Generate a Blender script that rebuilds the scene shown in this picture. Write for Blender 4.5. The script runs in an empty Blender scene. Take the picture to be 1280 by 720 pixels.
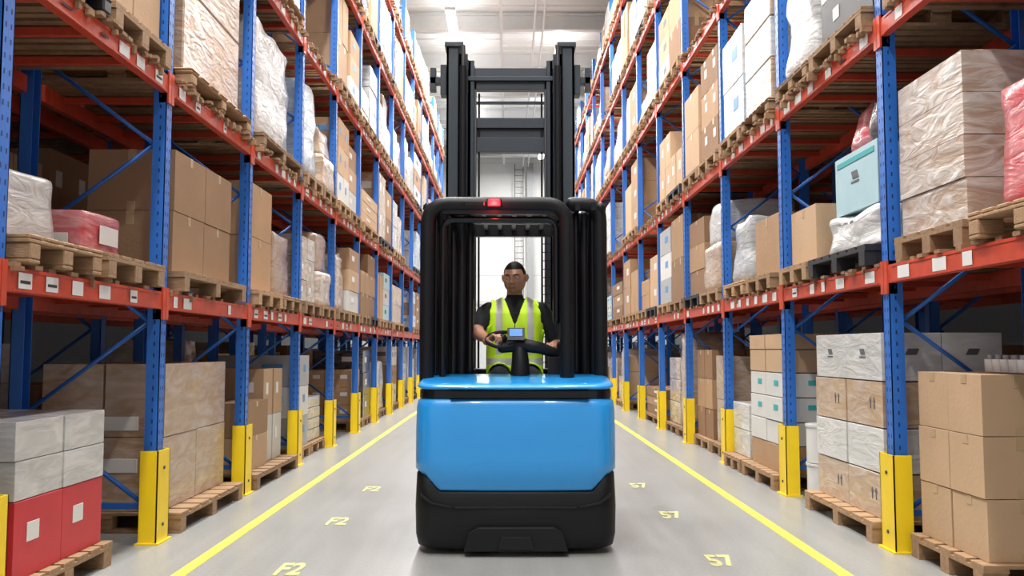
import bpy, math, random
from mathutils import Vector, Matrix
random.seed(7)
S = bpy.context.scene
COL = S.collection

# ------------------------------------------------------------ materials
MATS = {}
def mk(name, col, rough=.5, metal=0., var=.12, scale=6., bump=0., bscale=40., coat=0., rnd=0., stretch=(1,1,1), emit=0., spec=.5):
    m = bpy.data.materials.new(name); m.use_nodes = True
    nt = m.node_tree; N = nt.nodes; L = nt.links
    b = N['Principled BSDF']
    b.inputs['Roughness'].default_value = rough
    b.inputs['Metallic'].default_value = metal
    b.inputs['Coat Weight'].default_value = coat
    b.inputs['Specular IOR Level'].default_value = spec
    tc = N.new('ShaderNodeTexCoord'); mp = N.new('ShaderNodeMapping')
    mp.inputs['Scale'].default_value = stretch
    L.new(tc.outputs['Object'], mp.inputs['Vector'])
    n = N.new('ShaderNodeTexNoise'); n.inputs['Scale'].default_value = scale; n.inputs['Detail'].default_value = 4
    L.new(mp.outputs[0], n.inputs['Vector'])
    mx = N.new('ShaderNodeMix'); mx.data_type = 'RGBA'
    mx.inputs['A'].default_value = tuple(c*(1-var) for c in col)+(1,)
    mx.inputs['B'].default_value = tuple(min(1, c*(1+var)) for c in col)+(1,)
    L.new(n.outputs['Fac'], mx.inputs['Factor'])
    out = mx.outputs['Result']
    if rnd:
        oi = N.new('ShaderNodeObjectInfo'); mr = N.new('ShaderNodeMapRange')
        mr.inputs['To Min'].default_value = 1-rnd; mr.inputs['To Max'].default_value = 1+rnd*.5
        L.new(oi.outputs['Random'], mr.inputs['Value'])
        hs = N.new('ShaderNodeHueSaturation'); L.new(mr.outputs[0], hs.inputs['Value'])
        L.new(out, hs.inputs['Color']); out = hs.outputs['Color']
    L.new(out, b.inputs['Base Color'])
    if bump:
        n2 = N.new('ShaderNodeTexNoise'); n2.inputs['Scale'].default_value = bscale
        L.new(mp.outputs[0], n2.inputs['Vector'])
        bp = N.new('ShaderNodeBump'); bp.inputs['Strength'].default_value = bump; bp.inputs['Distance'].default_value = .02
        L.new(n2.outputs['Fac'], bp.inputs['Height']); L.new(bp.outputs[0], b.inputs['Normal'])
    if emit:
        b.inputs['Emission Color'].default_value = tuple(col)+(1,)
        b.inputs['Emission Strength'].default_value = emit
    MATS[name] = m
    return m
def wrapmat(name, col, film=(.80,.80,.79), amt=.5):
    m = mk(name, col, rough=.27, var=.15, scale=5, rnd=.2, coat=.35)
    nt = m.node_tree; N = nt.nodes; L = nt.links; b = N['Principled BSDF']
    src = b.inputs['Base Color'].links[0].from_socket
    tc = N.new('ShaderNodeTexCoord'); mp = N.new('ShaderNodeMapping')
    mp.inputs['Scale'].default_value = (1.6,1.6,5); mp.inputs['Rotation'].default_value = (.45,.35,0)
    L.new(tc.outputs['Object'], mp.inputs['Vector'])
    n = N.new('ShaderNodeTexNoise'); n.inputs['Scale'].default_value = 2.0; n.inputs['Detail'].default_value = 6; n.inputs['Distortion'].default_value = 1.6
    L.new(mp.outputs[0], n.inputs['Vector'])
    r = N.new('ShaderNodeMapRange'); r.inputs['From Min'].default_value = .38; r.inputs['From Max'].default_value = .68
    r.inputs['To Max'].default_value = amt; r.inputs['To Min'].default_value = amt*.2
    L.new(n.outputs['Fac'], r.inputs['Value'])
    mx = N.new('ShaderNodeMix'); mx.data_type = 'RGBA'; mx.inputs['B'].default_value = film+(1,)
    L.new(r.outputs[0], mx.inputs['Factor']); L.new(src, mx.inputs['A'])
    L.new(mx.outputs['Result'], b.inputs['Base Color'])
    bp = N.new('ShaderNodeBump'); bp.inputs['Strength'].default_value = .5; bp.inputs['Distance'].default_value = .03
    L.new(n.outputs['Fac'], bp.inputs['Height']); L.new(bp.outputs[0], b.inputs['Normal'])
    return m

mk('kraft', (.45,.275,.15), .75, var=.14, rnd=.28, bump=.1, scale=3)
mk('kraft_light', (.55,.37,.225), .75, var=.1, rnd=.15, bump=.1, scale=3)
mk('kraft_dark', (.29,.165,.085), .8, var=.12, rnd=.15, bump=.1)
mk('tape', (.50,.35,.2), .3, var=.05)
mk('white_card', (.66,.66,.64), .6, var=.06, rnd=.15)
mk('grey_card', (.38,.39,.40), .6, var=.1, rnd=.2)
mk('teal_card', (.04,.40,.43), .5, var=.1)
mk('paleblue_card', (.42,.62,.68), .5, var=.08)
mk('blue_card', (.10,.28,.55), .5, var=.1, rnd=.2)
mk('red_card', (.58,.03,.045), .45, var=.15)
mk('black_card', (.022,.022,.027), .5, var=.3)
mk('ink', (.03,.03,.035), .6)
mk('ink_soft', (.12,.12,.13), .6)
mk('label', (.74,.74,.72), .5, var=.04)
wrapmat('wrap_white', (.54,.54,.53), amt=.65)
wrapmat('wrap_kraft', (.45,.285,.16), amt=.32)
wrapmat('wrap_kraft_heavy', (.46,.31,.20), amt=.72)
wrapmat('wrap_grey', (.30,.32,.34), amt=.5)
wrapmat('wrap_blue', (.35,.48,.62), amt=.55)
wrapmat('wrap_red', (.60,.03,.05), amt=.35)
wrapmat('wrap_black', (.03,.03,.035), film=(.3,.3,.32), amt=.4)
mk('pallet_wood', (.36,.22,.115), .8, var=.45, scale=9, rnd=.3, bump=.3, stretch=(1,4,4))
mk('plank_wood', (.27,.16,.085), .85, var=.6, scale=12, bump=.3)
mk('rack_blue', (.025,.15,.56), .38, var=.15)
mk('slot_blue', (.004,.02,.09), .6)
mk('rack_orange', (.56,.066,.03), .42, var=.3, scale=14)
mk('guard_yellow', (.88,.62,.01), .45, var=.08)
mk('floor_yellow', (.74,.68,.07), .5, var=.2, scale=20)
mk('floor_yellow_faded', (.50,.49,.20), .6, var=.3, scale=30)
mk('truck_blue', (.018,.31,.78), .28, var=.03, coat=.5)
mk('truck_black', (.008,.009,.011), .45, var=.2, spec=.25)
mk('truck_gloss', (.006,.006,.008), .2, var=.1, spec=.35)
mk('mast_steel', (.034,.044,.056), .45, var=.2, spec=.4)
mk('chain', (.10,.10,.11), .4, metal=.8, var=.3, scale=80)
mk('rubber', (.014,.014,.015), .8, spec=.2)
mk('red_lamp', (1,.012,.02), .3, emit=5)
mk('screen_blue', (.05,.25,.8), .2, emit=.2)
mk('skin', (.40,.20,.125), .5, var=.08)
mk('lips', (.30,.11,.085), .5)
mk('eye_white', (.55,.52,.5), .3)
mk('hair', (.010,.009,.008), .7, var=.3, scale=120, spec=.2)
mk('vest', (.55,.88,.02), .6, var=.06, emit=.06)  # slight glow added to the cloth colour, standing in for fluorescence
mk('reflective', (.55,.57,.55), .35, var=.05)
mk('shirt', (.014,.016,.02), .85, var=.3, bump=.2, bscale=25, spec=.2)
mk('trousers', (.02,.023,.035), .85, spec=.2)
mk('steel_white', (.70,.71,.71), .5, var=.05)
mk('ceiling_mat', (.78,.79,.79), .7, var=.05, scale=.6)
mk('wall_mat', (.84,.84,.83), .7, var=.04, scale=.5)
mk('panel_joint', (.62,.63,.63), .7)
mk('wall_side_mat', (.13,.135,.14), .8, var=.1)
mk('shutter', (.72,.73,.73), .5, var=.05)
mk('lamp_glow', (1,1,1), .5, emit=16)
mk('plastic_white', (.72,.72,.71), .4)

def floor_material():
    m = mk('floor_mat', (.30,.305,.295), .29, var=.13, scale=1.1, bump=.03, bscale=60)
    nt = m.node_tree; N = nt.nodes; L = nt.links; b = N['Principled BSDF']
    src = b.inputs['Base Color'].links[0].from_socket
    tc = N.new('ShaderNodeTexCoord')
    n = N.new('ShaderNodeTexNoise'); n.inputs['Scale'].default_value = 45; n.inputs['Detail'].default_value = 8
    L.new(tc.outputs['Object'], n.inputs['Vector'])
    r = N.new('ShaderNodeMapRange'); r.inputs['From Min'].default_value=.35; r.inputs['From Max'].default_value=.7
    r.inputs['To Min'].default_value=.9; r.inputs['To Max'].default_value=1.08
    L.new(n.outputs['Fac'], r.inputs['Value'])
    # faint wheel-traffic streaks along the aisle
    mp = N.new('ShaderNodeMapping'); mp.inputs['Scale'].default_value=(7,.25,1); L.new(tc.outputs['Object'], mp.inputs['Vector'])
    n2 = N.new('ShaderNodeTexNoise'); n2.inputs['Scale'].default_value = 1.3; n2.inputs['Detail'].default_value = 5
    L.new(mp.outputs[0], n2.inputs['Vector'])
    r2 = N.new('ShaderNodeMapRange'); r2.inputs['From Min'].default_value=.3; r2.inputs['From Max'].default_value=.7
    r2.inputs['To Min'].default_value=.93; r2.inputs['To Max'].default_value=1.06
    L.new(n2.outputs['Fac'], r2.inputs['Value'])
    mu = N.new('ShaderNodeMath'); mu.operation='MULTIPLY'; L.new(r.outputs[0], mu.inputs[0]); L.new(r2.outputs[0], mu.inputs[1])
    hs = N.new('ShaderNodeHueSaturation'); L.new(src, hs.inputs['Color']); L.new(mu.outputs[0], hs.inputs['Value'])
    L.new(hs.outputs[0], b.inputs['Base Color'])
floor_material()

# ------------------------------------------------------------ mesh builder
class MB:
    def __init__(s): s.v=[]; s.f=[]; s.m=[]; s.sm=[]; s.names=[]
    def mi(s, n):
        if n not in s.names: s.names.append(n)
        return s.names.index(n)
    def add(s, vs, fs, mat, smooth=False):
        o=len(s.v); s.v += [tuple(v) for v in vs]; k=s.mi(mat)
        for f in fs: s.f.append([i+o for i in f]); s.m.append(k); s.sm.append(smooth)
    def box(s, x0,x1,y0,y1,z0,z1, mat, M=None):
        if x0>x1: x0,x1=x1,x0
        if y0>y1: y0,y1=y1,y0
        vs=[(x0,y0,z0),(x1,y0,z0),(x1,y1,z0),(x0,y1,z0),(x0,y0,z1),(x1,y0,z1),(x1,y1,z1),(x0,y1,z1)]
        if M is not None: vs=[tuple(M@Vector(v)) for v in vs]
        s.add(vs,[(0,3,2,1),(4,5,6,7),(0,1,5,4),(1,2,6,5),(2,3,7,6),(3,0,4,7)],mat)
    def prism(s, pts, axis, a0, a1, mat):
        def P(p,a):
            if axis=='y': return (p[0],a,p[1])
            if axis=='x': return (a,p[0],p[1])
            return (p[0],p[1],a)
        n=len(pts); vs=[P(p,a0) for p in pts]+[P(p,a1) for p in pts]
        fs=[tuple(range(n)),tuple(range(2*n-1,n-1,-1))]+[(i,n+i,n+(i+1)%n,(i+1)%n) for i in range(n)]
        s.add(vs,fs,mat)
    def tube(s, path, rad, mat, seg=10, cap=True, flat=1.0):
        P=[Vector(p) for p in path]; n=len(P)
        R=rad if isinstance(rad,(list,tuple)) else [rad]*n
        pts=[];rr=[]
        T=[(P[min(i+1,n-1)]-P[max(i-1,0)]).normalized() for i in range(n)]
        if cap:
            for a in (75,50,25):
                pts.append(P[0]-T[0]*R[0]*math.sin(math.radians(a))); rr.append(R[0]*math.cos(math.radians(a)))
            TT=[T[0]]*3
        else: TT=[]
        pts+=P; rr+=list(R); TT+=T
        if cap:
            for a in (25,50,75):
                pts.append(P[-1]+T[-1]*R[-1]*math.sin(math.radians(a))); rr.append(R[-1]*math.cos(math.radians(a))); TT.append(T[-1])
        t0=TT[0]; u=t0.orthogonal().normalized()
        vs=[]
        for i,p in enumerate(pts):
            t=TT[i]; u=(u-t*u.dot(t)).normalized(); w=t.cross(u)
            for k in range(seg):
                a=2*math.pi*k/seg
                vs.append(p+u*math.cos(a)*rr[i]+w*math.sin(a)*rr[i]*flat)
        m=len(pts); fs=[]
        for i in range(m-1):
            for k in range(seg):
                fs.append((i*seg+k,i*seg+(k+1)%seg,(i+1)*seg+(k+1)%seg,(i+1)*seg+k))
        fs.append(tuple(range(seg-1,-1,-1))); fs.append(tuple((m-1)*seg+k for k in range(seg)))
        s.add(vs,fs,mat,True)
    def cyl(s, c, r, h, mat, axis='z', seg=20):
        c=Vector(c); d={'x':Vector((1,0,0)),'y':Vector((0,1,0)),'z':Vector((0,0,1))}[axis]
        u=d.orthogonal().normalized(); w=d.cross(u); vs=[]
        for t in (-.5,.5):
            for k in range(seg):
                a=2*math.pi*k/seg; vs.append(c+d*h*t+(u*math.cos(a)+w*math.sin(a))*r)
        fs=[tuple(range(seg-1,-1,-1)),tuple(range(seg,2*seg))]
        s.add(vs,fs,mat)
        s.add(vs,[(k,(k+1)%seg,seg+(k+1)%seg,seg+k) for k in range(seg)],mat,True)
    def loft(s, rings, mat, seg=24):
        vs=[]
        for (cx,cy,z,rx,ry) in rings:
            for k in range(seg):
                a=2*math.pi*k/seg; c,sn=math.cos(a),math.sin(a)
                vs.append((cx+rx*math.copysign(abs(c)**.85,c),cy+ry*math.copysign(abs(sn)**.85,sn),z))
        n=len(rings); fs=[]
        for i in range(n-1):
            for k in range(seg):
                fs.append((i*seg+k,i*seg+(k+1)%seg,(i+1)*seg+(k+1)%seg,(i+1)*seg+k))
        fs.append(tuple(range(seg-1,-1,-1))); fs.append(tuple((n-1)*seg+k for k in range(seg)))
        s.add(vs,fs,mat,True)
    def blob(s, x0,x1,y0,y1,z0,z1, mat, n=8, amp=.015, taper=.03, rnd=.03, seed=0):
        """wrapped load: subdivided box, rounded edges, wrinkly"""
        cx,cy,cz=(x0+x1)/2,(y0+y1)/2,(z0+z1)/2; hx,hy,hz=abs(x1-x0)/2,abs(y1-y0)/2,abs(z1-z0)/2
        idx={}; vs=[]; fs=[]
        def vert(i,j,k):
            if (i,j,k) in idx: return idx[(i,j,k)]
            a,b,c=2*i/n-1,2*j/n-1,2*k/n-1
            px,py,pz=a*hx,b*hy,c*hz
            q=Vector((max(-hx+rnd,min(hx-rnd,px)),max(-hy+rnd,min(hy-rnd,py)),max(-hz+rnd,min(hz-rnd,pz))))
            d=Vector((px,py,pz))-q
            if d.length>1e-6:
                nz=sum(1 for e in d if abs(e)>1e-6)
                if nz>1: d=d.normalized()*rnd
            p=q+d
            t=1-taper*(c+1)/2
            w=amp*(math.sin(7*p.x+13*p.z+seed)+math.sin(11*p.y-9*p.z+seed*2.1)+.6*math.sin(23*p.z+5*p.y+seed))/2.6
            sc=(hx-amp+w)/hx; sc2=(hy-amp+w)/hy
            zz=p.z+(amp*.8*math.sin(9*p.x+7*p.y+seed) if c>.6 else 0)-(amp if c>.6 else 0)
            idx[(i,j,k)]=len(vs); vs.append((cx+p.x*sc*t,cy+p.y*sc2*t,cz+zz)); return idx[(i,j,k)]
        for i in range(n):
            for j in range(n):
                fs.append((vert(i,j,0),vert(i,j+1,0),vert(i+1,j+1,0),vert(i+1,j,0)))
                fs.append((vert(i,j,n),vert(i+1,j,n),vert(i+1,j+1,n),vert(i,j+1,n)))
                fs.append((vert(i,0,j),vert(i+1,0,j),vert(i+1,0,j+1),vert(i,0,j+1)))
                fs.append((vert(i,n,j),vert(i,n,j+1),vert(i+1,n,j+1),vert(i+1,n,j)))
                fs.append((vert(0,i,j),vert(0,i,j+1),vert(0,i+1,j+1),vert(0,i+1,j)))
                fs.append((vert(n,i,j),vert(n,i+1,j),vert(n,i+1,j+1),vert(n,i,j+1)))
        s.add(vs,fs,mat,n>5)
    def build(s, name, parent=None, origin=(0,0,0), bevel=0., bseg=2):
        me=bpy.data.meshes.new(name); ox,oy,oz=origin
        me.from_pydata([(v[0]-ox,v[1]-oy,v[2]-oz) for v in s.v],[],s.f)
        for n in s.names: me.materials.append(MATS[n])
        me.polygons.foreach_set('material_index',s.m); me.polygons.foreach_set('use_smooth',s.sm)
        me.update()
        ob=bpy.data.objects.new(name,me); COL.objects.link(ob); ob.location=origin
        if parent: ob.parent=parent
        if bevel:
            b=ob.modifiers.new('bevel','BEVEL'); b.width=bevel; b.segments=bseg; b.limit_method='ANGLE'; b.angle_limit=math.radians(40)
        return ob
def empty(name, loc=(0,0,0)):
    e=bpy.data.objects.new(name,None); COL.objects.link(e); e.location=loc; e.empty_display_size=.2; return e
def rpath(pts, r, n=6):
    P=[Vector(p) for p in pts]; out=[P[0]]
    for i in range(1,len(P)-1):
        a=(P[i-1]-P[i]).normalized(); b=(P[i+1]-P[i]).normalized()
        s,e=P[i]+a*r,P[i]+b*r
        for k in range(n+1):
            t=k/n; out.append(s*(1-t)**2+P[i]*2*t*(1-t)+e*t*t)
    out.append(P[-1]); return out

# ------------------------------------------------------------ camera
cam=bpy.data.cameras.new('camera'); co=bpy.data.objects.new('camera',cam); COL.objects.link(co)
co.location=(0,0,1.3); co.rotation_euler=(math.radians(94.004),0,-.00455)
cam.sensor_width=36; cam.lens=1100/1280*36; cam.clip_end=200
S.camera=co

# ------------------------------------------------------------ room
YE=44.
ZC=11.2
b=MB(); b.box(-8.2,8.2,-3,YE+.2,-.1,0,'floor_mat'); b.build('floor')
b=MB(); b.box(-8.2,8.2,-3,YE+.2,ZC,ZC+.15,'ceiling_mat')
y=-2.8
while y<YE-.4:
    b.box(-8,8,y,y+.22,ZC-.05,ZC,'ceiling_mat'); y+=.55
b.build('ceiling')
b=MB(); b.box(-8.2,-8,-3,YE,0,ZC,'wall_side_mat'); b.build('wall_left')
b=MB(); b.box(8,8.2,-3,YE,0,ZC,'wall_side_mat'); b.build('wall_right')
b=MB(); b.box(-8,8,YE,YE+.2,0,ZC,'wall_mat')
for k in range(6): b.box(-8,8,YE-.01,YE,1.9*k+1.2,1.9*k+1.225,'panel_joint')
b.build('wall_back')
b=MB(); 
for k in range(16): b.box(-1.9,1.9,YE-.10,YE-.06+.01*(k%2),.22*k,.22*k+.22,'shutter')
b.box(-2.05,-1.9,YE-.14,YE-.02,0,3.6,'steel_white'); b.box(1.9,2.05,YE-.14,YE-.02,0,3.6,'steel_white'); b.box(-2.05,2.05,YE-.14,YE-.02,3.55,3.75,'steel_white')
b.build('door_1')
b=MB(); b.box(.95,1.25,YE-.5,YE-.2,0,ZC-.6,'grey_card'); 
for k in range(34): b.box(.35,.75,YE-.36,YE-.33,.3*k+.4,.3*k+.43,'ink_soft')
b.box(.32,.36,YE-.37,YE-.33,0,10.6,'ink_soft'); b.box(.74,.78,YE-.37,YE-.33,0,10.6,'ink_soft')
b.build('access_ladder')
b=MB()
y=1.5
while y<YE-1:
    b.box(-8,8,y-.1,y+.1,ZC-.1,ZC-.05,'steel_white'); b.box(-8,8,y-.02,y+.02,ZC-.5,ZC-.1,'steel_white'); b.box(-8,8,y-.1,y+.1,ZC-.54,ZC-.5,'steel_white')
    y+=3.4
for x in (-4.2,-.2,4.2):
    b.box(x-.04,x+.04,-2.5,YE-.3,ZC-.62,ZC-.54,'steel_white')
b.build('roof_beams')
b=MB()
for x in (.75,1.0): b.tube([(x,-2,ZC-.75),(x,YE-.3,ZC-.75)],.035,'steel_white',8)
b.build('ceiling_pipes')

def lamp(x,y,power,up=0):
    e=empty('ceiling_light',(x,y,10.3))
    b=MB(); b.box(-.14,.14,-.8,.8,.04,.12,'steel_white'); b.box(-.1,.1,-.78,.78,-.01,.04,'lamp_glow')
    b.box(-.01,.01,-.6,-.58,.12,.55,'steel_white'); b.box(-.01,.01,.58,.6,.12,.55,'steel_white')
    b.build('housing',e)
    l=bpy.data.lights.new('led','AREA'); l.shape='RECTANGLE'; l.size=.3; l.size_y=1.6; l.energy=power; l.color=(1,.98,.945)
    o=bpy.data.objects.new('led',l); COL.objects.link(o); o.parent=e; o.location=(0,0,-.03)
    l.spread=math.radians(180)
    if up:
        l=bpy.data.lights.new('ceiling_fill','AREA'); l.shape='RECTANGLE'; l.size=.2; l.size_y=1.5; l.energy=up; l.color=(1,.985,.96)  # upward fill added to brighten the ceiling
        o=bpy.data.objects.new('ceiling_fill',l); COL.objects.link(o); o.parent=e; o.location=(0,0,.14); o.rotation_euler=(math.pi,0,0)
for k in range(12):
    lamp(-1.55, -1.5+3.6*k, 335, 26)
for k in range(7):
    lamp(1.55, -1.0+6.9*k, 290, 30)
for k in range(5):
    lamp(-6.4, 3+8.0*k, 50); lamp(6.4, 3+8.0*k, 50)

w=bpy.data.worlds.new('world'); S.world=w; w.use_nodes=True
bg=w.node_tree.nodes['Background']; bg.inputs[0].default_value=(1,.99,.98,1); bg.inputs[1].default_value=.66  # soft white frontal fill, added through the end left open behind the camera

# ------------------------------------------------------------ floor markings
for xx in (-1.9,1.95):
    b=MB(); b.box(xx-.040,xx+.040,-2.5,40,0.0,.003,'floor_yellow'); b.build('floor_line')
def mark(x,y,t,wid=.19,ln=.27):
    c=bpy.data.curves.new('floor_marking','FONT'); c.body=t; c.size=1; c.extrude=.001; c.offset=.035; c.align_x='CENTER'
    c.materials.append(MATS['floor_yellow_faded'])
    o=bpy.data.objects.new('floor_marking',c); COL.objects.link(o); o.location=(x,y,.002); o.scale=(wid/1.15,ln/.7,1)
for x,y,t in ((-1.29,5.2,'F2'),(-1.29,6.66,'F2'),(-1.27,8.2,'F2'),(1.31,5.4,'57'),(1.28,6.9,'57'),(1.25,8.4,'57')):
    mark(x,y,t)

# ------------------------------------------------------------ racks
PK=.024
def rack(name, xf, sg, y0, B, n, levels, top, guards=True, detail=True, depth=.93):
    e=empty(name,(xf,y0,0))
    U=MB(); Bm=MB(); G=MB(); W=MB()
    xr=xf+sg*depth
    O=(xf,y0,0)
    rr=random.Random(3)
    for i in range(n+1):
        y=y0+i*B
        for xc in (xf,xr):
            s_=sg if xc==xf else -sg
            fx=xc-s_*.045
            U.box(fx,fx+s_*.006,y-.05,y+.05,.01,top,'rack_blue')
            U.box(fx,fx+s_*.09,y-.05,y-.044,.01,top,'rack_blue')
            U.box(fx,fx+s_*.09,y+.044,y+.05,.01,top,'rack_blue')
            U.box(xc-.08,xc+.08,y-.075,y+.075,0,.01,'rack_blue')
            if detail and i<6 and xc==xf:
                z=.65
                while z<min(top,6):
                    for dy in (-.022,.022):
                        U.box(fx-s_*.0008,fx,y+dy-.005,y+dy+.005,z,z+.026,'slot_blue')
                    U.box(fx+s_*.035,fx+s_*.045,y-.0508,y-.05,z,z+.026,'slot_blue')
                    z+=.075
        z=.25; k=0
        while z<top-.5:
            za,zb=(z,z+.62) if k%2==0 else (z+.62,z)
            a=Vector((xf+sg*.05,y,za)); c=Vector((xr-sg*.05,y,zb))
            U.tube([a,c],.017,'rack_blue',4,cap=False)
            z+=.62; k+=1
        for z in (.22,top-.2): U.box(xf+sg*.04,xr-sg*.04,y-.015,y+.015,z,z+.04,'rack_blue')
        if guards:
            gx=xf-sg*.075; th=.008
            xa,xb=sorted((gx,gx+sg*.12))
            G.box(xa,xb,y-.105,y-.105+th,.01,.62,'guard_yellow')
            G.box(xa,xb,y+.105-th,y+.105,.01,.62,'guard_yellow')
            G.box(gx,gx+sg*th,y-.105,y+.105,.01,.62,'guard_yellow')
            G.box(xa-.02,xb+.02,y-.12,y+.12,0,.012,'guard_yellow')
            for zz in (.12,.5): G.cyl((gx-sg*.003,y,zz),.012,.008,'mast_steel','x',8)
    for i in range(n):
        ya,yb=y0+i*B+.05,y0+(i+1)*B-.05
        for li,lz in enumerate(levels):
            for xc,s_ in ((xf,sg),(xr,-sg)):
                xa=xc-s_*.05; xb=xa+s_*.05
                Bm.box(xa,xb,ya,yb,lz-.12,lz,'rack_orange')
                if xc==xf and detail:
                    Bm.box(xa-s_*.004,xa,ya+.06,yb-.06,lz-.018,lz-.004,'rack_orange')
                    Bm.box(xa-s_*.004,xa,ya+.06,yb-.06,lz-.116,lz-.102,'rack_orange')
                    for yy in (ya,yb):
                        d=-1 if yy==ya else 1
                        Bm.box(xa-s_*.008,xa+s_*.06,yy,yy+d*.046,lz-.19,lz+.03,'rack_orange')
                    if i<9:
                        t=.10
                        while t<B-.28:
                            wv=rr.choice((.07,.12,.16,.1,.14)); 
                            if rr.random()<.75: Bm.box(xa-s_*.006,xa-s_*.004,ya+t,ya+t+wv,lz-.1,lz-.022,'label')
                            if rr.random()<.3: Bm.box(xa-s_*.0075,xa-s_*.006,ya+t+.015,ya+t+wv-.015,lz-.075,lz-.06,'ink')
                            t+=wv+rr.uniform(.10,.33)
            for q in (.22,.5,.78):
                yy=ya+(yb-ya)*q
                Bm.box(xf,xr,yy-.02,yy+.02,lz-.06,lz-.012,'rack_orange')
            yy=ya+.02
            while yy<yb-.09:
                wv=rr.uniform(.05,.085)
                if rr.random()<.92:
                    o1=rr.uniform(.055,.13) if li>0 else rr.uniform(.04,.08)
                    W.box(xf-sg*o1,xr+sg*.05,yy,yy+wv,lz,lz+.022,'plank_wood')
                    if detail and i<9 and rr.random()<(.8 if li>0 else .25):
                        W.box(xf-sg*(o1+rr.uniform(-.01,.035)),xf-sg*.055,yy+rr.uniform(0,.02),yy+wv*rr.uniform(.4,.8),lz-rr.uniform(.01,.06),lz,'plank_wood')
                yy+=wv+(rr.uniform(.02,.055) if li>0 else rr.uniform(.08,.16))
    U.build('uprights',e,O).location=(0,0,0)
    Bm.build('beams',e,O).location=(0,0,0)
    W.build('timber_decking',e,O).location=(0,0,0)
    if guards: G.build('post_guards',e,O,bevel=0).location=(0,0,0)

LX,RX=-2.42,2.55
LB,RB=1.98,2.2
LY0,RY0=2.12,1.41
LN,RN=15,14
LL=[1.72,3.23,4.95,6.70,8.35]; RL=[1.88,3.54,5.42,7.22,9.0]
LL0=[z-PK for z in LL]; RL0=[z-PK for z in RL]
rack('pallet_rack',LX,-1,LY0,LB,LN,LL0,9.4)
rack('pallet_rack',RX,1,RY0,RB,RN,RL0,9.9)
rack('pallet_rack',LX-1.32,-1,LY0,LB,LN,LL0,9.4,guards=False,detail=False)
rack('pallet_rack',RX+1.32,1,RY0,RB,RN,RL0,9.9,guards=False,detail=False)

# ------------------------------------------------------------ loads
def pallet(b,x0,x1,y0,y1,z,mat='pallet_wood'):
    if x0>x1:x0,x1=x1,x0
    w=y1-y0; d=x1-x0
    for k in range(3):
        yc=y0+.06+(w-.12)*k/2
        b.box(x0,x1,yc-.05,yc+.05,z,z+.022,mat)
        for j in range(3):
            xc=x0+.07+(d-.14)*j/2
            b.box(xc-.07,xc+.07,yc-.05,yc+.05,z+.022,z+.1,mat)
    for j in range(3):
        xc=x0+.07+(d-.14)*j/2
        b.box(xc-.07,xc+.07,y0,y1,z+.1,z+.122,mat)
    nb=5 if w<.95 else 7
    for k in range(nb):
        bw=w/nb*.8
        yc=y0+bw/2+(w-bw)*k/(nb-1)
        b.box(x0,x1,yc-bw/2,yc+bw/2,z+.122,z+.144,mat)
def carton(b,x0,x1,y0,y1,z0,z1,mat='kraft',tape=True,label=None,mark=None,side=0):
    if x0>x1:x0,x1=x1,x0
    b.box(x0,x1,y0,y1,z0,z1,mat)
    e=.0025; h=z1-z0; w=x1-x0; d=y1-y0
    ax = x1 if side<0 else x0
    s_ = 1 if side<0 else -1
    if tape:
        tw=.03
        xc=(x0+x1)/2; yc=(y0+y1)/2
        b.box(xc-tw,xc+tw,y0-e,y0,z1-h*.22,z1+e,'tape'); b.box(xc-tw,xc+tw,y0-e,y0,z0,z0+h*.15,'tape')
        b.box(xc-tw,xc+tw,y0,y1,z1,z1+e,'tape')
        b.box(ax,ax+s_*e,yc-tw,yc+tw,z1-h*.16,z1,'tape')
    if label:
        b.box(x0+w*.58,x0+w*.85,y0-e*1.5,y0,z0+h*.5,z0+h*.72,label)
        b.box(ax,ax+s_*e*1.5,y0+d*.25,y0+d*.5,z0+h*.45,z0+h*.7,label)
    if mark=='arrows':
        for q in (.22,.32):
            yc=y0+d*q; zc=z0+h*.55
            b.prism([(yc-.006,zc-.05),(yc+.006,zc-.05),(yc+.006,zc),(yc+.022,zc),(yc,zc+.035),(yc-.022,zc),(yc-.006,zc)],'x',ax,ax+s_*e*1.5,'ink_soft')
            xc=x0+w*q
            b.prism([(xc-.006,zc-.05),(xc+.006,zc-.05),(xc+.006,zc),(xc+.022,zc),(xc,zc+.035),(xc-.022,zc),(xc-.006,zc)],'y',y0-e*1.5,y0,'ink_soft')
    if mark=='mark':
        yc=y0+d*.5; zc=z0+h*.6; r=min(h,d)*.12
        b.prism([(yc-r*1.2,zc-r*.5),(yc+r*.9,zc-r*.5),(yc+r*1.4,zc+r*.6),(yc-r*.6,zc+r*.6)],'x',ax,ax+s_*e*1.5,'ink_soft')
        b.box(ax,ax+s_*e*1.5,yc-r*1.2,yc+r*1.5,zc-r*1.1,zc-r*.8,'ink_soft')
        xc=(x0+x1)/2; r=min(h,w)*.12
        b.prism([(xc-r*1.2,zc-r*.5),(xc+r*.9,zc-r*.5),(xc+r*1.4,zc+r*.6),(xc-r*.6,zc+r*.6)],'y',y0-e*1.5,y0,'ink_soft')
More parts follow.
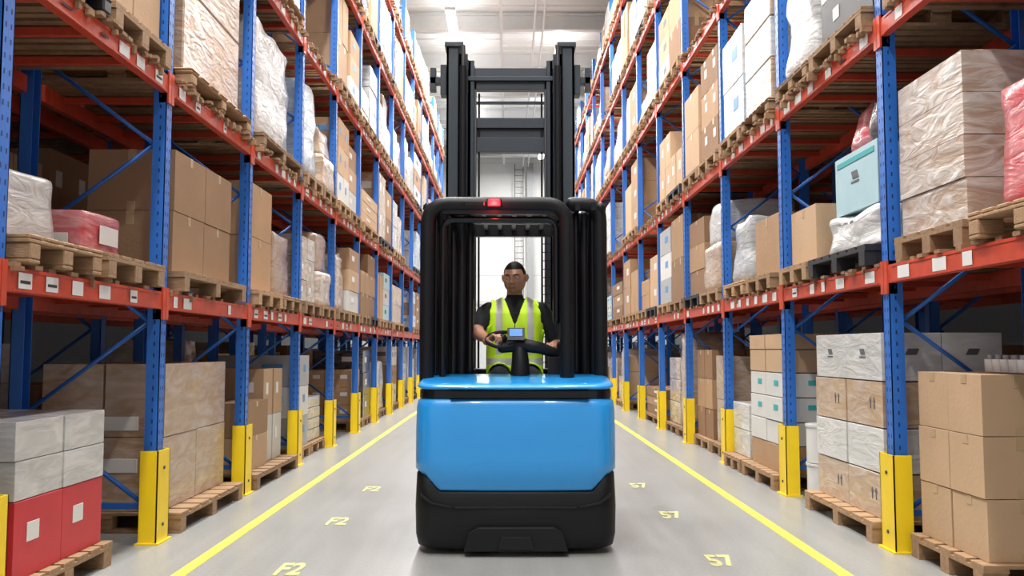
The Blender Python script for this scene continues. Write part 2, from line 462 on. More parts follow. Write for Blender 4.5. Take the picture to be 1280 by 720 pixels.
def grid(b,x0,x1,y0,y1,z0,z1,nx,ny,nz,mats,side,rng,tape=True,label=None,mark=None):
    if x0>x1:x0,x1=x1,x0
    g=.006
    for k in range(nz):
        for i in range(nx):
            for j in range(ny):
                m=mats[k%len(mats)] if isinstance(mats,(list,tuple)) else mats
                jx,jy=rng.uniform(-.006,.006),rng.uniform(-.006,.006)
                a,c=x0+(x1-x0)*i/nx+g,x0+(x1-x0)*(i+1)/nx-g
                p,q=y0+(y1-y0)*j/ny+g,y0+(y1-y0)*(j+1)/ny-g
                zz0,zz1=z0+(z1-z0)*k/nz,z0+(z1-z0)*(k+1)/nz-.004
                carton(b,a+jx,c+jx,p+jy,q+jy,zz0+.0005,zz1,m,tape,label,mark,side)
P=.145
def XR(side,xa=.07,xb=1.03):
    return (LX+.1-xa, LX+.1-xb) if side<0 else (RX-.1+xa, RX-.1+xb)
def load_obj(name,side,y0,y1,z,fn,xr=None,pm='pallet_wood',bevel=.006,pal=True):
    b=MB(); X=xr or XR(side,0,1.13)
    if pal: pallet(b,X[0],X[1],y0,y1,z,pm)
    fn(b)
    return b.build(name,None,((X[0]+X[1])/2,(y0+y1)/2,z),bevel=bevel,bseg=1)
CUSTOM=set()
R1=random.Random(11)
# ---- left near
def f(b): 
    grid(b,-2.45,-3.4,4.45,5.42,P,.54,2,2,1,'red_card',-1,R1,False,'label')
    grid(b,-2.45,-3.4,4.45,5.42,.54,.94,2,2,2,'wrap_white',-1,R1,False)
load_obj('red_and_white_boxes_on_pallet',-1,4.4,5.45,0,f,(-2.4,-3.45)); CUSTOM.add((-1,0,1))
z=LL[0]
def f(b): b.blob(-2.56,-3.35,4.3,5.0,z+P,2.27,'wrap_white',10,.012,.05,.03,2)
load_obj('wrapped_white_load',-1,4.25,5.03,z,f)
def f(b):
    b.blob(-2.50,-3.2,5.14,5.68,z+P,2.14,'wrap_red',10,.006,.02,.02,4)
    b.box(-2.497,-2.492,5.35,5.6,z+P+.08,2.06,'label'); b.box(-2.72,-2.58,5.135,5.139,z+P+.03,z+P+.12,'label')
load_obj('red_plastic_box_on_pallet',-1,5.1,5.95,z,f); CUSTOM.add((-1,1,1))
def f(b):
    grid(b,-2.45,-3.1,6.42,7.75,z+P,2.78,1,2,2,'kraft',-1,R1,True)
load_obj('large_cartons_on_pallet',-1,6.3,7.8,z,f,bevel=.012)
CUSTOM.add((-1,1,2))
def f(b): grid(b,-2.44,-3.2,8.22,9.05,z+P,2.9,1,1,2,'kraft',-1,R1,True)
load_obj('cartons_on_pallet',-1,8.2,9.08,z,f)
def f(b): b.blob(-2.45,-3.2,9.15,9.85,z+P,2.55,'wrap_kraft',8,.01,.02,.02,1)
load_obj('wrapped_carton_load',-1,9.12,9.92,z,f); CUSTOM.add((-1,1,3))
def f(b):
    grid(b,-2.47,-3.36,6.38,7.78,P,1.2,2,2,2,'wrap_kraft',-1,R1,False)
    for q in (.42,.72): b.box(-2.9,-2.65,6.372,6.378,q,q+.1,'label')
load_obj('wrapped_carton_load',-1,6.35,7.82,0,f); CUSTOM.add((-1,0,2))
def f(b):
    grid(b,-2.46,-3.3,8.3,9.1,P,.8,1,1,2,['kraft_light','kraft'],-1,R1); grid(b,-2.5,-3.2,9.1,9.8,P,1.1,1,2,2,['white_card','kraft_light'],-1,R1,False,'label')
load_obj('mixed_cartons_on_pallet',-1,8.25,9.85,0,f); CUSTOM.add((-1,0,3))
z2=LL[1]
def f(b): grid(b,-2.42,-3.3,6.45,7.8,z2+P,4.72,1,1,2,'wrap_kraft',-1,R1,False)
load_obj('wrapped_carton_load',-1,6.35,7.85,z2,f,bevel=.02)
def f(b): b.blob(-2.42,-3.3,8.3,9.75,z2+P,4.6,'wrap_white',10,.03,.05,.05,9)
load_obj('wrapped_white_load',-1,8.25,9.85,z2,f); CUSTOM.add((-1,2,2)); CUSTOM.add((-1,2,3))
# ---- right near
def f(b): grid(b,2.6,3.45,4.85,5.62,P,1.165,2,2,3,'kraft_light',1,R1,True)
load_obj('carton_stack_on_pallet',1,4.8,5.66,0,f,(2.55,3.55)); CUSTOM.add((1,0,1))
b=MB()
for i in range(6):
    for j in range(5):
        c=(2.9+i*.085,4.95+j*.085)
        b.cyl((c[0],c[1],1.2055),.035,.075,'plastic_white',seg=12); b.cyl((c[0],c[1],1.2555),.018,.025,'grey_card',seg=10)
b.build('bottle_tray',None,(3.1,5.1,1.17))
zr=RL[0]
def f(b):
    grid(b,2.56,3.45,4.86,5.68,zr+P,3.0,2,1,4,'wrap_kraft_heavy',1,R1,False)
    b.blob(2.58,3.4,4.9,5.64,2.97,3.03,'wrap_white',10,.01,.03,.02,6)
load_obj('film_wrapped_carton_load',1,4.83,5.7,zr,f,(2.52,3.55),bevel=.014)
def f(b): b.blob(2.6,3.4,3.75,4.6,zr+P,2.7,'wrap_red',8,.01,.02,.02,6)
load_obj('wrapped_red_load',1,3.7,4.65,zr,f); CUSTOM.add((1,1,1))
def f(b):
    b.blob(2.53,3.4,6.02,7.12,zr+P,2.36,'wrap_white',12,.03,.1,.06,2)
    carton(b,2.62,3.2,6.15,6.95,2.345,2.8,'paleblue_card',False,None,'mark',1)
    b.box(2.615,2.62,6.2,6.9,2.72,2.76,'teal_card')
    b.blob(2.62,3.05,6.1,6.5,2.802,3.2,'wrap_black',9,.03,.25,.12,2)
    b.blob(2.66,3.2,6.48,6.95,2.802,3.24,'wrap_red',9,.02,.35,.16,5)
load_obj('mixed_goods_on_black_pallet',1,6.0,7.15,zr,f,pm='black_card')
def f(b): grid(b,2.55,3.3,7.24,7.88,zr+P,2.52,1,1,1,'kraft_light',1,R1)
load_obj('carton_on_pallet',1,7.2,7.93,zr,f); CUSTOM.add((1,1,2))
def f(b):
    b_=[(P,.45,'kraft'),(.455,.76,'white_card'),(.765,1.08,'kraft'),(1.085,1.42,'white_card')]
    for q,(za,zb,m) in enumerate(b_):
        grid(b,2.55,3.4,6.03,7.32,za,zb,2,2,1,'wrap_kraft' if m=='kraft' else 'wrap_white',1,R1,False,None,'arrows' if m=='kraft' else ('mark' if q==3 else None))
load_obj('printed_boxes_on_pallet',1,6.0,7.36,0,f)
b=MB()
for i in range(2):
    b.cyl((2.75,7.65,.16+.33*i),.17,.31,'plastic_white'); b.cyl((2.75,7.65,.3185+.33*i),.178,.02,'plastic_white')
b.build('white_drums',None,(2.75,7.65,0)); CUSTOM.add((1,0,2))
def f(b):
    lay=[(P,.4,'kraft'),(.405,.62,'white_card'),(.625,.85,'white_card'),(.855,1.08,'white_card'),(1.085,1.3,'kraft_light'),(1.305,1.45,'kraft_light')]
    for q,(za,zb,m) in enumerate(lay): grid(b,2.55,3.4,8.22,9.3,za,zb,2,2,1,m,1,R1,False,'teal_card' if q in (2,3) else None)
load_obj('mixed_cartons_on_pallet',1,8.2,9.33,0,f,bevel=.004)
def f(b): grid(b,2.56,3.3,9.42,10.08,P,.72,1,1,2,'wrap_white',1,R1,False)
load_obj('white_boxes_on_pallet',1,9.4,10.1,0,f); CUSTOM.add((1,0,3))
def f(b): grid(b,2.55,3.2,8.2,9.0,zr+P,2.6,1,1,1,'kraft',1,R1)
load_obj('carton_on_pallet',1,8.2,9.05,zr,f)
def f(b): b.blob(2.52,3.3,9.2,9.95,zr+P,2.75,'wrap_grey',8,.02,.1,.05,1)
load_obj('grey_wrapped_load',1,9.15,10.0,zr,f); CUSTOM.add((1,1,3))
zq=RL[1]
def f(b):
    grid(b,2.55,3.4,5.98,7.0,zq+P,4.5,1,2,2,['black_card','white_card'],1,R1,False,'label')
load_obj('mixed_cartons_on_pallet',1,5.95,7.03,zq,f)
def f(b): b.blob(2.5,3.4,7.1,7.88,zq+P,4.75,'wrap_white',10,.03,.06,.06,3)
load_obj('wrapped_white_load',1,7.08,7.93,zq,f); CUSTOM.add((1,2,2))
def f(b): grid(b,2.5,3.4,8.2,9.1,zq+P,4.9,1,1,3,['wrap_kraft','wrap_white'],1,R1,False)
load_obj('wrapped_carton_load',1,8.15,9.12,zq,f,bevel=.015)
def f(b): grid(b,2.5,3.4,9.2,10.05,zq+P,4.8,1,1,2,['wrap_blue','wrap_white'],1,R1,False,'blue_card')
load_obj('wrapped_blue_load',1,9.18,10.1,zq,f,bevel=.015); CUSTOM.add((1,2,3))

NM={'wrap_white':'wrapped_white_load','wrap_kraft':'wrapped_carton_load','wrap_kraft_heavy':'film_wrapped_carton_load','wrap_grey':'grey_wrapped_load','wrap_blue':'wrapped_blue_load','wrap_black':'black_wrapped_load'}
def random_load(side,lv,y0,y1,z,hmax,rng,X,far,low=False):
    b=MB(); pallet(b,X[0],X[1],y0,y1,z,'pallet_wood' if rng.random()<.88 else 'black_card')
    s_=-1 if side<0 else 1
    ins=rng.uniform(.02,.09)
    xa=X[0]+s_*ins; xb=X[1]-s_*rng.uniform(.02,.15)
    ya=y0+rng.uniform(.01,.05); yb=y1-rng.uniform(.01,.05)
    h=hmax*rng.uniform(.62,1.0)
    if rng.random()<.14: h*=.5
    r=rng.random()
    kr=.62 if lv<=1 else (.42 if side<0 else .5)
    bev=0
    if r<kr*.6:
        grid(b,xa,xb,ya,yb,z+P,z+P+h,1 if far else 2,rng.choice((1,2)),rng.choice((1,2,3)),rng.choice((['kraft'],['kraft_light'],['kraft_dark','kraft'])),side,rng,not far,'label' if rng.random()<.4 else None)
        name='cartons_on_pallet'; bev=.006
    elif kr<r<kr+.16:
        grid(b,xa,xb,ya,yb,z+P,z+P+h,1,rng.choice((1,2)),3,rng.choice((['white_card','kraft'],['grey_card','white_card'],['white_card'],['white_card','kraft_light','kraft'],['white_card'],['paleblue_card','white_card'])),side,rng,False,rng.choice(('label','ink_soft','blue_card')))
        name='mixed_cartons_on_pallet'; bev=.006
    else:
        m=rng.choice(('wrap_kraft','wrap_kraft_heavy')) if r<kr else rng.choice(('wrap_white','wrap_white','wrap_white','wrap_grey','wrap_blue','wrap_black','wrap_white','wrap_kraft_heavy'))
        q=rng.random()
        if q<.45:
            grid(b,xa,xb,ya,yb,z+P,z+P+h,1,rng.choice((1,2)),rng.choice((2,3,4)),[m],side,rng,False,'label' if rng.random()<.3 else None); bev=.014
        elif q<.7 and h>.7:
            hm=h*rng.uniform(.4,.6)
            b.blob(xa,xb,ya,yb,z+P,z+P+hm,m,4 if far else 8,.012,.0,.03,rng.uniform(0,9))
            b.blob(xa+s_*.05,xb,ya+.06,yb-.03,z+P+hm-.01,z+P+h,rng.choice(('wrap_white','wrap_kraft')),4 if far else 8,.015,.05,.04,rng.uniform(0,9))
        else:
            b.blob(xa,xb,ya,yb,z+P,z+P+h,m,4 if far else 8,.02,.03,.03,rng.uniform(0,9))
        name=NM[m]
    b.build(name,None,((X[0]+X[1])/2,(y0+y1)/2,z),bevel=0 if far else bev,bseg=1)
rg=random.Random(42)
for side,x0,B,y0,n,lev in ((-1,LX,LB,LY0,LN,LL),(1,RX,RB,RY0,RN,RL)):
    for row in (0,1):
        for i in range(n):
            for lv in range(6):
                z=0 if lv==0 else lev[lv-1]
                nx=lev[lv] if lv<5 else z+1.55
                hmax=nx-.15-z-P-.12
                if row==0 and (side,lv,i) in CUSTOM: continue
                if row==1 and (i<1 or lv>4 or i>11): continue
                if i==0 and row==0 and lv>3: continue
                if rg.random()<(.05 if row==0 else .12): continue
                xf=x0+side*1.32*row
                X=(xf-side*.09,xf+side*1.02) if row==0 else (xf-side*.04,xf+side*.98)
                ya=y0+i*B+.09; yb=y0+(i+1)*B-.09
                if lv==0 and row==0: ya+=.06; yb-=.06; X=(xf+side*.02,xf+side*1.0)
                mid=(ya+yb)/2
                if rg.random()<.22 and lv<5:
                    random_load(side,lv,ya+.08,yb-.08,z,hmax*.95,rg,X,i>6 or row==1)
                else:
                    random_load(side,lv,ya,mid-.02,z,hmax,rg,X,i>6 or row==1)
                    if rg.random()<.93: random_load(side,lv,mid+.02,yb,z,hmax,rg,X,i>6 or row==1)

# ------------------------------------------------------------ forklift (reach truck)
T=empty('forklift',(0,0,0))
CX=.05; HW=.650; YR=5.65
def plan(inset=0., yend=6.12):
    pts=[]; hw=HW-inset; yr=YR+inset; r=.13
    def rear(x): return yr+.035*(x/hw)**2
    pts.append((-hw,yend)); pts.append((-hw,(yend+yr+r)/2)); 
    yc=rear(-hw+r)+r
    for k in range(9):
        a=math.pi/2*k/8; pts.append((-hw+r-r*math.cos(a), yc-r*math.sin(a)))
    xs=[-.49,-.47,-.4,-.3,-.2,-.1,0,.1,.2,.3,.4,.47,.49]
    for x in xs:
        pts.append((x*(hw-r)/.52,rear(x)))
    for k in range(9):
        a=math.pi/2*(1-k/8); pts.append((hw-r+r*math.cos(a), yc-r*math.sin(a)))
    pts.append((hw,(yend+yr+r)/2)); pts.append((hw,yend))
    return [(x+CX,y) for x,y in pts]
def shell(b, rings, mat):
    allp=[]
    for ins,zf in rings:
        pl=plan(ins); allp.append([(x,y,zf(x-CX) if callable(zf) else zf) for x,y in pl])
    n=len(allp[0]); vs=[p for r in allp for p in r]; fs=[]
    for i in range(len(allp)-1):
        for k in range(n):
            k2=(k+1)%n
            fs.append((i*n+k,i*n+k2,(i+1)*n+k2,(i+1)*n+k))
    fs.append(tuple(range(n-1,-1,-1))); fs.append(tuple((len(allp)-1)*n+k for k in range(n)))
    b.add(vs,fs,mat,False)
def zlow(x):
    a=abs(x)
    if a<.49: return .405
    if a<.58: return .405+(a-.49)/.09*.105
    return .51+(a-.58)*.2
b=MB()
shell(b,[(.012,zlow),(0,lambda x:zlow(x)+.012),(0,.60),(.0,.78),(.004,.93),(.012,.97),(.03,.985)],'truck_blue')
ob=b.build('counterweight_cover',T)
for p in ob.data.polygons: p.use_smooth=len(p.vertices)==4
b=MB()
shell(b,[(.05,.03),(.018,.05),(.004,.12),(.0,.30),(.008,lambda x:zlow(x)-.02),(.022,lambda x:zlow(x)+.005)],'truck_black')
ob=b.build('lower_bumper',T)
for p in ob.data.polygons: p.use_smooth=len(p.vertices)==4
b=MB()
b.prism([(CX-.33,.035),(CX+.33,.035),(CX+.30,.15),(CX+.24,.185),(CX-.24,.185),(CX-.30,.15)],'y',YR-.035,YR+.05,'truck_black')
b.prism([(CX-.12,.05),(CX+.12,.05),(CX+.10,.13),(CX-.10,.13)],'y',YR-.045,YR-.03,'truck_gloss')
for s in (-1,1):
    b.prism([(CX+s*.60,.40),(CX+s*.53,.34),(CX+s*.40,.31),(CX+s*.40,.296),(CX+s*.54,.322),(CX+s*.60,.37)],'y',YR+.0,YR+.1,'truck_gloss')
b.prism([(CX-.40,.31),(CX+.40,.31),(CX+.38,.296),(CX-.38,.296)],'y',YR-.006,YR+.03,'truck_gloss')
b.build('bumper_step',T,bevel=.008)
b=MB(); shell(b,[(.03,.98),(.022,.99),(.022,1.035),(.03,1.045)],'truck_gloss')
b.box(CX-.42,CX+.47,YR+.005,YR+.05,.992,1.03,'truck_black')
b.build('light_band',T)
b=MB()
def hoodring(ins,z0,rise):
    return [(x,y,z0+rise*max(0,(y-YR)/.47)) for x,y in plan(ins)]
RR=[hoodring(.02,1.04,.03),hoodring(.008,1.05,.04),hoodring(.012,1.06,.05),hoodring(.03,1.072,.055),hoodring(.06,1.076,.055)]
n=len(RR[0]); vs=[p for r in RR for p in r]; fs=[]
for i in range(len(RR)-1):
    for k in range(n): fs.append((i*n+k,i*n+(k+1)%n,(i+1)*n+(k+1)%n,(i+1)*n+k))
h=n//2
for k in range(h-1):
    fs.append(((len(RR)-1)*n+k,(len(RR)-1)*n+k+1,(len(RR)-1)*n+n-2-k,(len(RR)-1)*n+n-1-k))
fs.append(tuple(range(n-1,-1,-1)))
b.add(vs,fs,'truck_blue',True)
b.build('hood',T)
b=MB()
b.box(CX-.62,CX+.62,6.12,7.0,.08,.55,'truck_black')
b.box(CX-.62,CX-.56,6.12,7.0,.55,.98,'truck_blue'); b.box(CX+.36,CX+.62,6.12,7.0,.55,.98,'truck_blue')
b.box(CX-.62,CX+.62,7.0,7.12,.08,1.15,'truck_black')
for s in (-1,1):
    b.box(CX+s*.62,CX+s*.42,7.1,8.2,.06,.3,'mast_steel')
b.build('chassis',T,bevel=.015)
b=MB()
for s in (-1,1): b.cyl((CX+s*.52,8.0,.17),.17,.1,'rubber','x',28)
b.cyl((CX-.25,6.15,.16),.16,.12,'rubber','x',28); b.cyl((CX+.3,6.15,.1),.1,.1,'rubber','x',20)
b.build('wheels',T)
b=MB()
b.box(CX-.2,CX+.2,6.45,6.85,.55,.93,'truck_black')
b.box(CX-.25,CX+.25,6.36,6.86,.93,1.03,'rubber')
b.prism([(6.80,1.0),(6.90,1.0),(6.97,1.60),(6.90,1.62)],'x',CX-.22,CX+.22,'rubber')
b.build('seat',T,bevel=.03,bseg=3)
# overhead guard
b=MB()
XL,XRt=-.60,.69
ZT=2.345
YF=5.98
GR=.05
b.tube(rpath([(XL+GR,YF,1.07),(XL+GR,YF,ZT-GR),(XRt-.29,YF,ZT-GR),(XRt-.29,YF,1.09)],.15),GR,'truck_black',12)
b.tube(rpath([(XL+.155,YF+.03,1.07),(XL+.155,YF+.03,ZT-.155),(XRt-.36,YF+.03,ZT-.155),(XRt-.36,YF+.03,1.5)],.08),.024,'truck_gloss',8)
b.tube(rpath([(XRt-.24,YF+.12,ZT-.03),(XRt-GR,YF+.12,ZT-.03),(XRt-GR,YF+.12,1.09)],.12),GR,'truck_black',12)
b.box(XL+.15,XRt-.36,YF-.02,YF+.05,ZT-.12,ZT-.02,'truck_black')
for x in (XL+.045,XRt-.045):
    b.tube(rpath([(x,YF+.1,ZT-.06),(x,7.12,ZT-.06),(x,7.12,1.1)],.1),.04,'truck_black',10)
for k in range(11):
    x=XL+.1+(XRt-XL-.2)*k/10
    b.box(x-.016,x+.016,YF+.04,7.1,ZT-.085,ZT-.03,'truck_black')
b.box(XL,XRt,7.08,7.14,ZT-.13,ZT-.02,'truck_black')
b.box(XL+.05,XRt-.05,6.5,6.56,ZT-.11,ZT-.03,'truck_black')
for k in range(5):
    x=XL+.10+.058*k
    b.tube([(x,YF+.10+.04*k,1.06),(x,YF+.10+.04*k,ZT-.09)],.026,'truck_black' if k%2 else 'truck_gloss',8)
b.box(XL+.06,XL+.33,YF+.34,YF+.37,1.0,ZT-.08,'truck_black')
for k in range(4):
    x=XRt-.09-.06*k
    b.tube([(x,YF+.22,1.06),(x,YF+.22,ZT-.09)],.026,'truck_black' if k%2 else 'truck_gloss',8)
b.box(XRt-.30,XRt-.06,YF+.34,YF+.37,1.0,ZT-.08,'truck_black')
for k in range(16): b.box(XRt-.42,XRt-.30,6.75,6.756,1.2+k*.065,1.206+k*.065,'truck_black')
b.build('overhead_guard',T)
b=MB(); b.box(-.145,-.045,YF-.06,YF+.0,ZT-.08,ZT-.02,'truck_black'); b.box(-.135,-.055,YF-.07,YF-.05,ZT-.072,ZT-.028,'red_lamp'); 
b.box(-.30,-.16,YF-.055,YF+.0,ZT-.07,ZT-.04,'truck_gloss')
b.build('warning_light',T,bevel=.004)
rl=bpy.data.lights.new('red_glow','POINT'); rl.energy=2.5; rl.color=(1,.05,.05); rl.shadow_soft_size=.02
ro=bpy.data.objects.new('red_glow',rl); COL.objects.link(ro); ro.parent=T; ro.location=(-.095,YF-.12,ZT-.05)
# mast
b=MB(); YM=7.45
MC=CX-.03
def chan(xo,s,y0,y1,z0,z1,wd,mat='mast_steel'):
    t=.022
    b.box(xo,xo-s*t,y0,y1,z0,z1,mat); b.box(xo,xo-s*wd,y0,y0+t,z0,z1,mat); b.box(xo,xo-s*wd,y1-t,y1,z0,z1,mat)
for s in (-1,1):
    chan(MC+s*.545,s,YM-.09,YM+.09,.08,3.88,.10)
    chan(MC+s*.44,s,YM-.065,YM+.11,.12,3.83,.075)
    chan(MC+s*.36,s,YM-.04,YM+.13,.15,3.78,.05)
    b.box(MC+s*.56,MC+s*.40,YM-.11,YM+.1,3.88,3.92,'mast_steel')
    b.cyl((MC+s*.40,YM-.13,1.95),.03,3.5,'truck_black'); b.cyl((MC+s*.40,YM-.13,3.75),.018,.26,'chain')
    b.box(MC+s*.31,MC+s*.29,YM-.02,YM,.5,3.6,'chain')
    b.tube([(MC+s*.27,YM+.02,.6),(MC+s*.27,YM+.02,3.5)],.010,'rubber',6)
    b.box(MC+s*.55,MC+s*.69,YM-.03,YM+.05,3.58,3.64,'mast_steel'); b.box(MC+s*.64,MC+s*.69,YM-.03,YM+.05,3.52,3.72,'mast_steel')
    b.box(MC+s*.55,MC+s*.60,YM-.05,YM+.08,3.48,3.74,'mast_steel')
b.box(MC-.45,MC+.45,YM-.02,YM+.06,3.53,3.72,'mast_steel'); b.box(MC-.5,MC+.5,YM-.05,YM-.02,3.60,3.64,'mast_steel')
b.box(MC-.36,MC+.36,YM+.0,YM+.08,2.99,3.12,'mast_steel'); b.box(MC-.36,MC+.36,YM+.0,YM+.08,3.20,3.29,'mast_steel')
b.box(MC-.36,MC+.36,YM+.03,YM+.05,3.12,3.20,'mast_steel')
b.box(MC-.36,MC+.36,YM+.02,YM+.06,3.42,3.44,'mast_steel')
b.box(MC-.36,MC+.36,YM+.02,YM+.06,2.50,2.56,'mast_steel')
b.box(MC-.42,MC+.42,YM-.08,YM+.1,.2,.5,'mast_steel')
b.build('mast',T,bevel=.004,bseg=1)
b=MB()
b.box(MC-.45,MC+.45,YM+.17,YM+.22,.2,.32,'mast_steel'); b.box(MC-.45,MC+.45,YM+.17,YM+.22,.5,.6,'mast_steel')
for s in (-1,1):
    b.box(MC+s*.2,MC+s*.32,YM+.22,YM+.27,.1,.62,'mast_steel'); b.box(MC+s*.2,MC+s*.32,YM+.27,YM+1.3,.1,.14,'mast_steel')
b.build('fork_carriage',T,bevel=.005,bseg=1)
b=MB()
b.tube([(.085,6.09,1.08),(.085,6.10,1.22),(.08,6.13,1.33)],[.075,.06,.05],'truck_black',14)
b.tube([(-.04,6.13,1.31),(.09,6.12,1.335),(.23,6.13,1.31),(.34,6.16,1.27)],[.035,.05,.042,.035],'truck_black',12)
b.box(.28,.36,6.1,6.2,1.06,1.25,'truck_black')
DM=Matrix.Translation((.055,6.08,1.405))@Matrix.Rotation(math.radians(-25),4,'X')
b.box(-.06,.06,-.012,.012,-.05,.045,'truck_gloss',DM)
b.box(-.045,.045,-.016,-.012,-.02,.035,'screen_blue',DM)
b.tube([(.36,6.15,1.26),(.37,6.12,1.33)],[.022,.03],'rubber',10)
b.build('control_console',T,bevel=.01)
b=MB()
wc=Vector((-.035,6.16,1.37)); R=.115
tilt=Matrix.Rotation(math.radians(28),3,'X')
ring=[wc+tilt@Vector((R*math.cos(a),R*math.sin(a),0)) for a in [2*math.pi*k/28 for k in range(29)]]
b.tube(ring,.013,'rubber',8,cap=False)
for a in (.3,2.4,4.5):
    b.tube([wc,wc+tilt@Vector((R*math.cos(a),R*math.sin(a),0))],.009,'rubber',6)
b.tube([wc+tilt@Vector((0,0,-.05)),wc+tilt@Vector((0,0,.012))],.03,'truck_black',12)
b.build('steering_wheel',T)

# ------------------------------------------------------------ driver
D=empty('forklift_driver',(.05,6.6,1.045))
def remeshed(b,name,vox,smooth=4):
    o=b.build('tmp_'+name)
    r=o.modifiers.new('r','REMESH'); r.mode='VOXEL'; r.voxel_size=vox; r.use_smooth_shade=True
    s=o.modifiers.new('s','SMOOTH'); s.factor=.5; s.iterations=smooth
    dg=bpy.context.evaluated_depsgraph_get(); me=bpy.data.meshes.new_from_object(o.evaluated_get(dg))
    bpy.data.objects.remove(o)
    me.materials.clear()
    ob=bpy.data.objects.new(name,me); COL.objects.link(ob); ob.parent=D
    for p in me.polygons: p.use_smooth=True
    return ob
b=MB()
b.loft([(0,.01,-.005,.13,.11),(0,.01,.03,.185,.135),(0,.01,.12,.192,.14),(0,.01,.22,.185,.135),(0,.0,.33,.192,.132),(0,0,.44,.210,.13),(0,0,.52,.215,.12),(0,.005,.575,.188,.10),(0,.01,.612,.12,.08),(0,.008,.636,.072,.064),(0,0,.665,.059,.059),(0,-.012,.74,.057,.058)],'shirt')
A1=[(-.19,0,.545),(-.225,-.02,.52),(-.258,-.12,.44),(-.275,-.19,.385)]
A2=[(-.275,-.19,.385),(-.25,-.26,.36),(-.19,-.385,.325)]
B1=[(.19,0,.545),(.23,-.01,.50),(.285,-.04,.38),(.318,-.07,.30)]
B2=[(.318,-.07,.30),(.31,-.15,.285),(.27,-.30,.285)]
b.tube(A1,[.068,.068,.060,.052],'shirt',14); b.tube(A2,[.048,.046,.029],'shirt',14)
b.tube(B1,[.068,.068,.060,.052],'shirt',14); b.tube(B2,[.048,.046,.029],'shirt',14)
for s in (-1,1):
    b.tube([(s*.09,0,.07),(s*.12,-.2,.055),(s*.16,-.37,.025)],[.082,.075,.06],'shirt',14)
    b.tube([(s*.16,-.37,.025),(s*.165,-.33,-.12),(s*.16,-.26,-.38)],[.058,.055,.038],'shirt',14)
    b.tube([(s*.16,-.24,-.44),(s*.17,-.40,-.455)],[.042,.036],'shirt',12)
body=remeshed(b,'body',.006,5)
me=body.data
for n in ('shirt','skin','trousers','rubber'): me.materials.append(MATS[n])
def segd(p,a,c):
    a=Vector(a);c=Vector(c); t=max(0,min(1,(p-a).dot(c-a)/(c-a).length_squared)); return (p-(a+(c-a)*t)).length
for p in me.polygons:
    c=p.center; k=0
    if c.z>.662 and abs(c.x)<.1: k=1
    elif segd(c,A2[1],A2[2])<.06 or segd(c,A2[0],A2[1])<.055 and c.y<-.2: k=1
    elif segd(c,B2[1],B2[2])<.06 and c.y<-.17: k=1
    elif c.z<.10 and abs(c.x)<.28: k=2
    if c.z<-.41: k=3
    if c.z<.2 and c.y<-.15 and c.z>-.41 and k!=1: k=2
    p.material_index=k
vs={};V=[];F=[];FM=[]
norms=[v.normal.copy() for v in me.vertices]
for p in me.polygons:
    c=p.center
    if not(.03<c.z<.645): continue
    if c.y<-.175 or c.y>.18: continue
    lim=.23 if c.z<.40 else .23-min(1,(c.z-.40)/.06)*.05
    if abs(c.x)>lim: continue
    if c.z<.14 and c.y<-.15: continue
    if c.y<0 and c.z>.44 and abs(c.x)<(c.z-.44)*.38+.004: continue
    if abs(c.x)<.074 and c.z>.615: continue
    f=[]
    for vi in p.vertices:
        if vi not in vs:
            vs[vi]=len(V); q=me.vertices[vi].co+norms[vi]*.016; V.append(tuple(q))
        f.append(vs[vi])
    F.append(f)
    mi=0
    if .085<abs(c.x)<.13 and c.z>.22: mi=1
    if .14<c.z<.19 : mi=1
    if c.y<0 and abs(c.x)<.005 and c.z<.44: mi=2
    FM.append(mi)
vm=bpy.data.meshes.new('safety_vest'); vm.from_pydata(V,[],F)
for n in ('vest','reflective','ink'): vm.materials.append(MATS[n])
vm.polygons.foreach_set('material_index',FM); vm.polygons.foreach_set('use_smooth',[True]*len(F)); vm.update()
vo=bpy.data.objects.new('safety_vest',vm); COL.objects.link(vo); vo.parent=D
sm=vo.modifiers.new('sm','SMOOTH'); sm.factor=.5; sm.iterations=4
so=vo.modifiers.new('s','SOLIDIFY'); so.thickness=.008; so.offset=1
def hand(name,wrist,d,n,thumb_side):
    w=Vector(wrist); d=Vector(d).normalized(); n=Vector(n); n=(n-d*n.dot(d)).normalized(); s=d.cross(n)*thumb_side
    b=MB()
    b.tube([w-d*.03,w+d*.005],[.027,.026],'skin',12)
    offs=[.030,.010,-.010,-.028]; lens=[.072,.080,.075,.058]
    for o,L in zip(offs,lens):
        kn=w+d*.088+s*o-n*.002*(abs(o)/.01)
        b.tube([w+s*o*.55,w+d*.045+s*o*.8,kn],[.017,.0155,.0115],'skin',10)
        p=kn; ang=0; path=[p]
        for a,fr in ((38,.45),(58,.32),(35,.25)):
            ang+=a; dr=d*math.cos(math.radians(ang))+n*math.sin(math.radians(ang))+s*o*.8
            p=p+dr.normalized()*L*fr; path.append(p)
        b.tube(path,[.0098,.009,.0083,.0072],'skin',10)
    tb=w+d*.025+s*.026
    path=[tb,tb+(d*.5+s*.75+n*.35).normalized()*.04,tb+(d*.5+s*.75+n*.35).normalized()*.04+(d*.75+s*.1+n*.65).normalized()*.032,
          tb+(d*.5+s*.75+n*.35).normalized()*.04+(d*.75+s*.1+n*.65).normalized()*.032+(d*.6-s*.3+n*.7).normalized()*.024]
    b.tube(path,[.0145,.0115,.010,.0085],'skin',10)
    ob=remeshed(b,name,.0028,2); ob.data.materials.append(MATS['skin'])
hand('hand_right',(-.185,-.395,.322),(.55,-.62,.28),(.3,-.35,-.9),-1)
hand('hand_left',(.268,-.312,.285),(-.12,-.95,.05),(.0,-.15,-1),1)
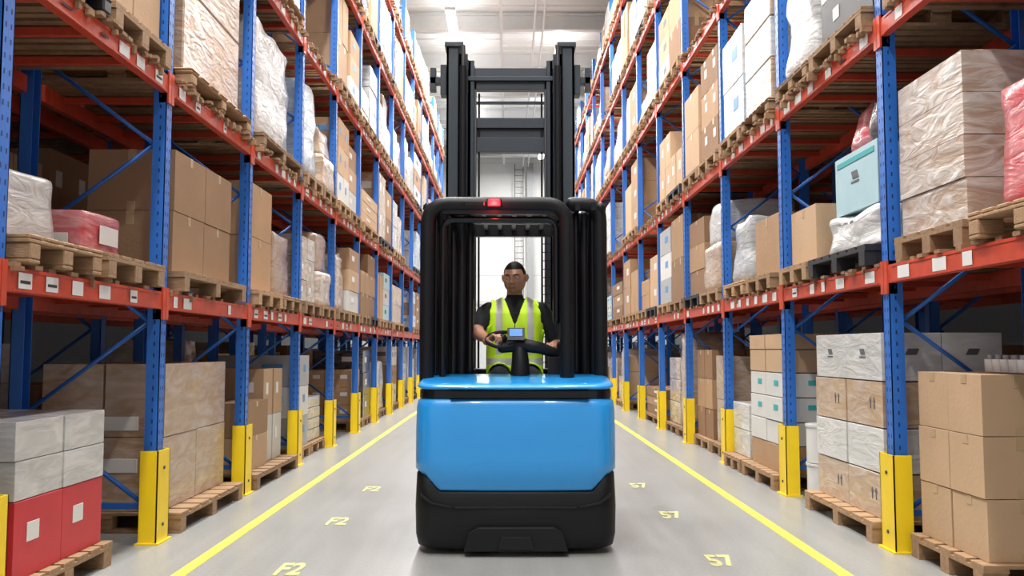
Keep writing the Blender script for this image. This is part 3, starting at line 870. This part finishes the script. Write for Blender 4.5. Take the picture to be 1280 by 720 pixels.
def head():
    H=MB(); nu,nv=72,60
    def pt(th,ph):
        dx,dy,dz=math.sin(ph)*math.sin(th),-math.sin(ph)*math.cos(th),math.cos(ph)
        wx,wy,wz=.074,.096,.118
        x,y,z=dx*wx,dy*wy,dz*wz
        if dz<0:
            k=-dz; x*=1-.18*k**1.6
            x*=1+.10*math.exp(-((dz+.55)/.25)**2)
            if dy>0: y*=1-.35*k
        if dy<0:
            g=lambda cx,cz,sx,sz:math.exp(-((x-cx)/sx)**2-((z-cz)/sz)**2)
            y*=(1-.06*abs(dx)**2)
            q=0
            q+=.024*g(0,-.022,.0125,.012)+.013*g(0,.0,.009,.022)+.009*g(.011,-.026,.007,.008)+.009*g(-.011,-.026,.007,.008)
            q-=.011*(g(.031,.010,.016,.011)+g(-.031,.010,.016,.011))
            q+=.006*(g(.03,.034,.024,.009)+g(-.03,.034,.024,.009))
            q+=.007*g(0,-.055,.022,.006)+.008*g(0,-.066,.018,.006)-.004*g(0,-.0605,.022,.0022)
            q+=.010*g(0,-.09,.024,.015)+.006*g(0,-.06,.04,.03)
            q+=.004*(g(.042,-.018,.016,.016)+g(-.042,-.018,.016,.016))
            y-=q
        return Vector((x,y,z))
    vs=[]
    for j in range(nv+1):
        ph=math.pi*j/nv
        for i in range(nu): vs.append(pt(2*math.pi*i/nu,ph))
    def hk(c):
        if c.y<-.03: ln=.070-.35*max(0,abs(c.x)-.045)
        elif c.y<.0: ln=.03
        else: ln=.03-c.y*1.0
        return c.z-ln
    for j in range(nv):
        for i in range(nu):
            f=(j*nu+i,(j+1)*nu+i,(j+1)*nu+(i+1)%nu,j*nu+(i+1)%nu)
            c=sum((vs[q] for q in f),Vector())/4
            m='skin'
            if c.y<-.06 and abs(c.x)<.024 and -.071<c.z<-.051: m='lips'
            if hk(c)>0: m='hair'
            H.add([vs[q] for q in f],[(0,1,2,3)],m,True)
            if hk(c)>-.004:
                q4=[]
                for q in f:
                    v=vs[q]; t=max(0,min(1,hk(v)/.03)); t=t*t*(3-2*t)
                    q4.append(v*(1.0+.015+.06*t*(1+.1*math.sin(40*v.x+30*v.y)))- (Vector((0,0,0)) if hk(v)>0.002 else v*.03))
                H.add(q4,[(0,1,2,3)],'hair',True)
    for s in (-1,1):
        H.tube([(s*.073,.004,.022),(s*.083,.014,.024),(s*.086,.018,.006),(s*.080,.010,-.014),(s*.073,.004,-.022)],[.008,.009,.009,.008,.007],'skin',8)
        H.tube([(s*.074,.008,.012),(s*.079,.012,-.006)],[.012,.010],'skin',8)
        ec=Vector((s*.031,-.0765,.009))
        H.tube([ec+Vector((-.004,0,0)),ec+Vector((.004,0,0))],[.0105,.0105],'eye_white',12)
        H.tube([ec+Vector((-.002,-.0075,-.003)),ec+Vector((-.002,-.0095,-.0035))],[.0050,.004],'ink',10)
        H.tube([ec+Vector((-.015,-.003,.002)),ec+Vector((0,-.009,.007)),ec+Vector((.015,-.003,.002))],[.003,.006,.003],'skin',8)
        H.tube([(s*.014,-.0965,.029),(s*.03,-.094,.035),(s*.046,-.083,.031)],[.003,.0042,.0028],'hair',6)
    o=H.build('head',D)
    import bmesh
    bm=bmesh.new(); bm.from_mesh(o.data); bmesh.ops.remove_doubles(bm,verts=bm.verts,dist=.00015); bm.to_mesh(o.data); bm.free()
    o.location=(0,-.03,.785); o.rotation_euler=(math.radians(7),0,math.radians(-14)); o.scale=(1.12,1.06,1.03)
head()

S.view_settings.view_transform='Standard'; S.view_settings.look='None'
S.view_settings.exposure=-.02; S.view_settings.gamma=1
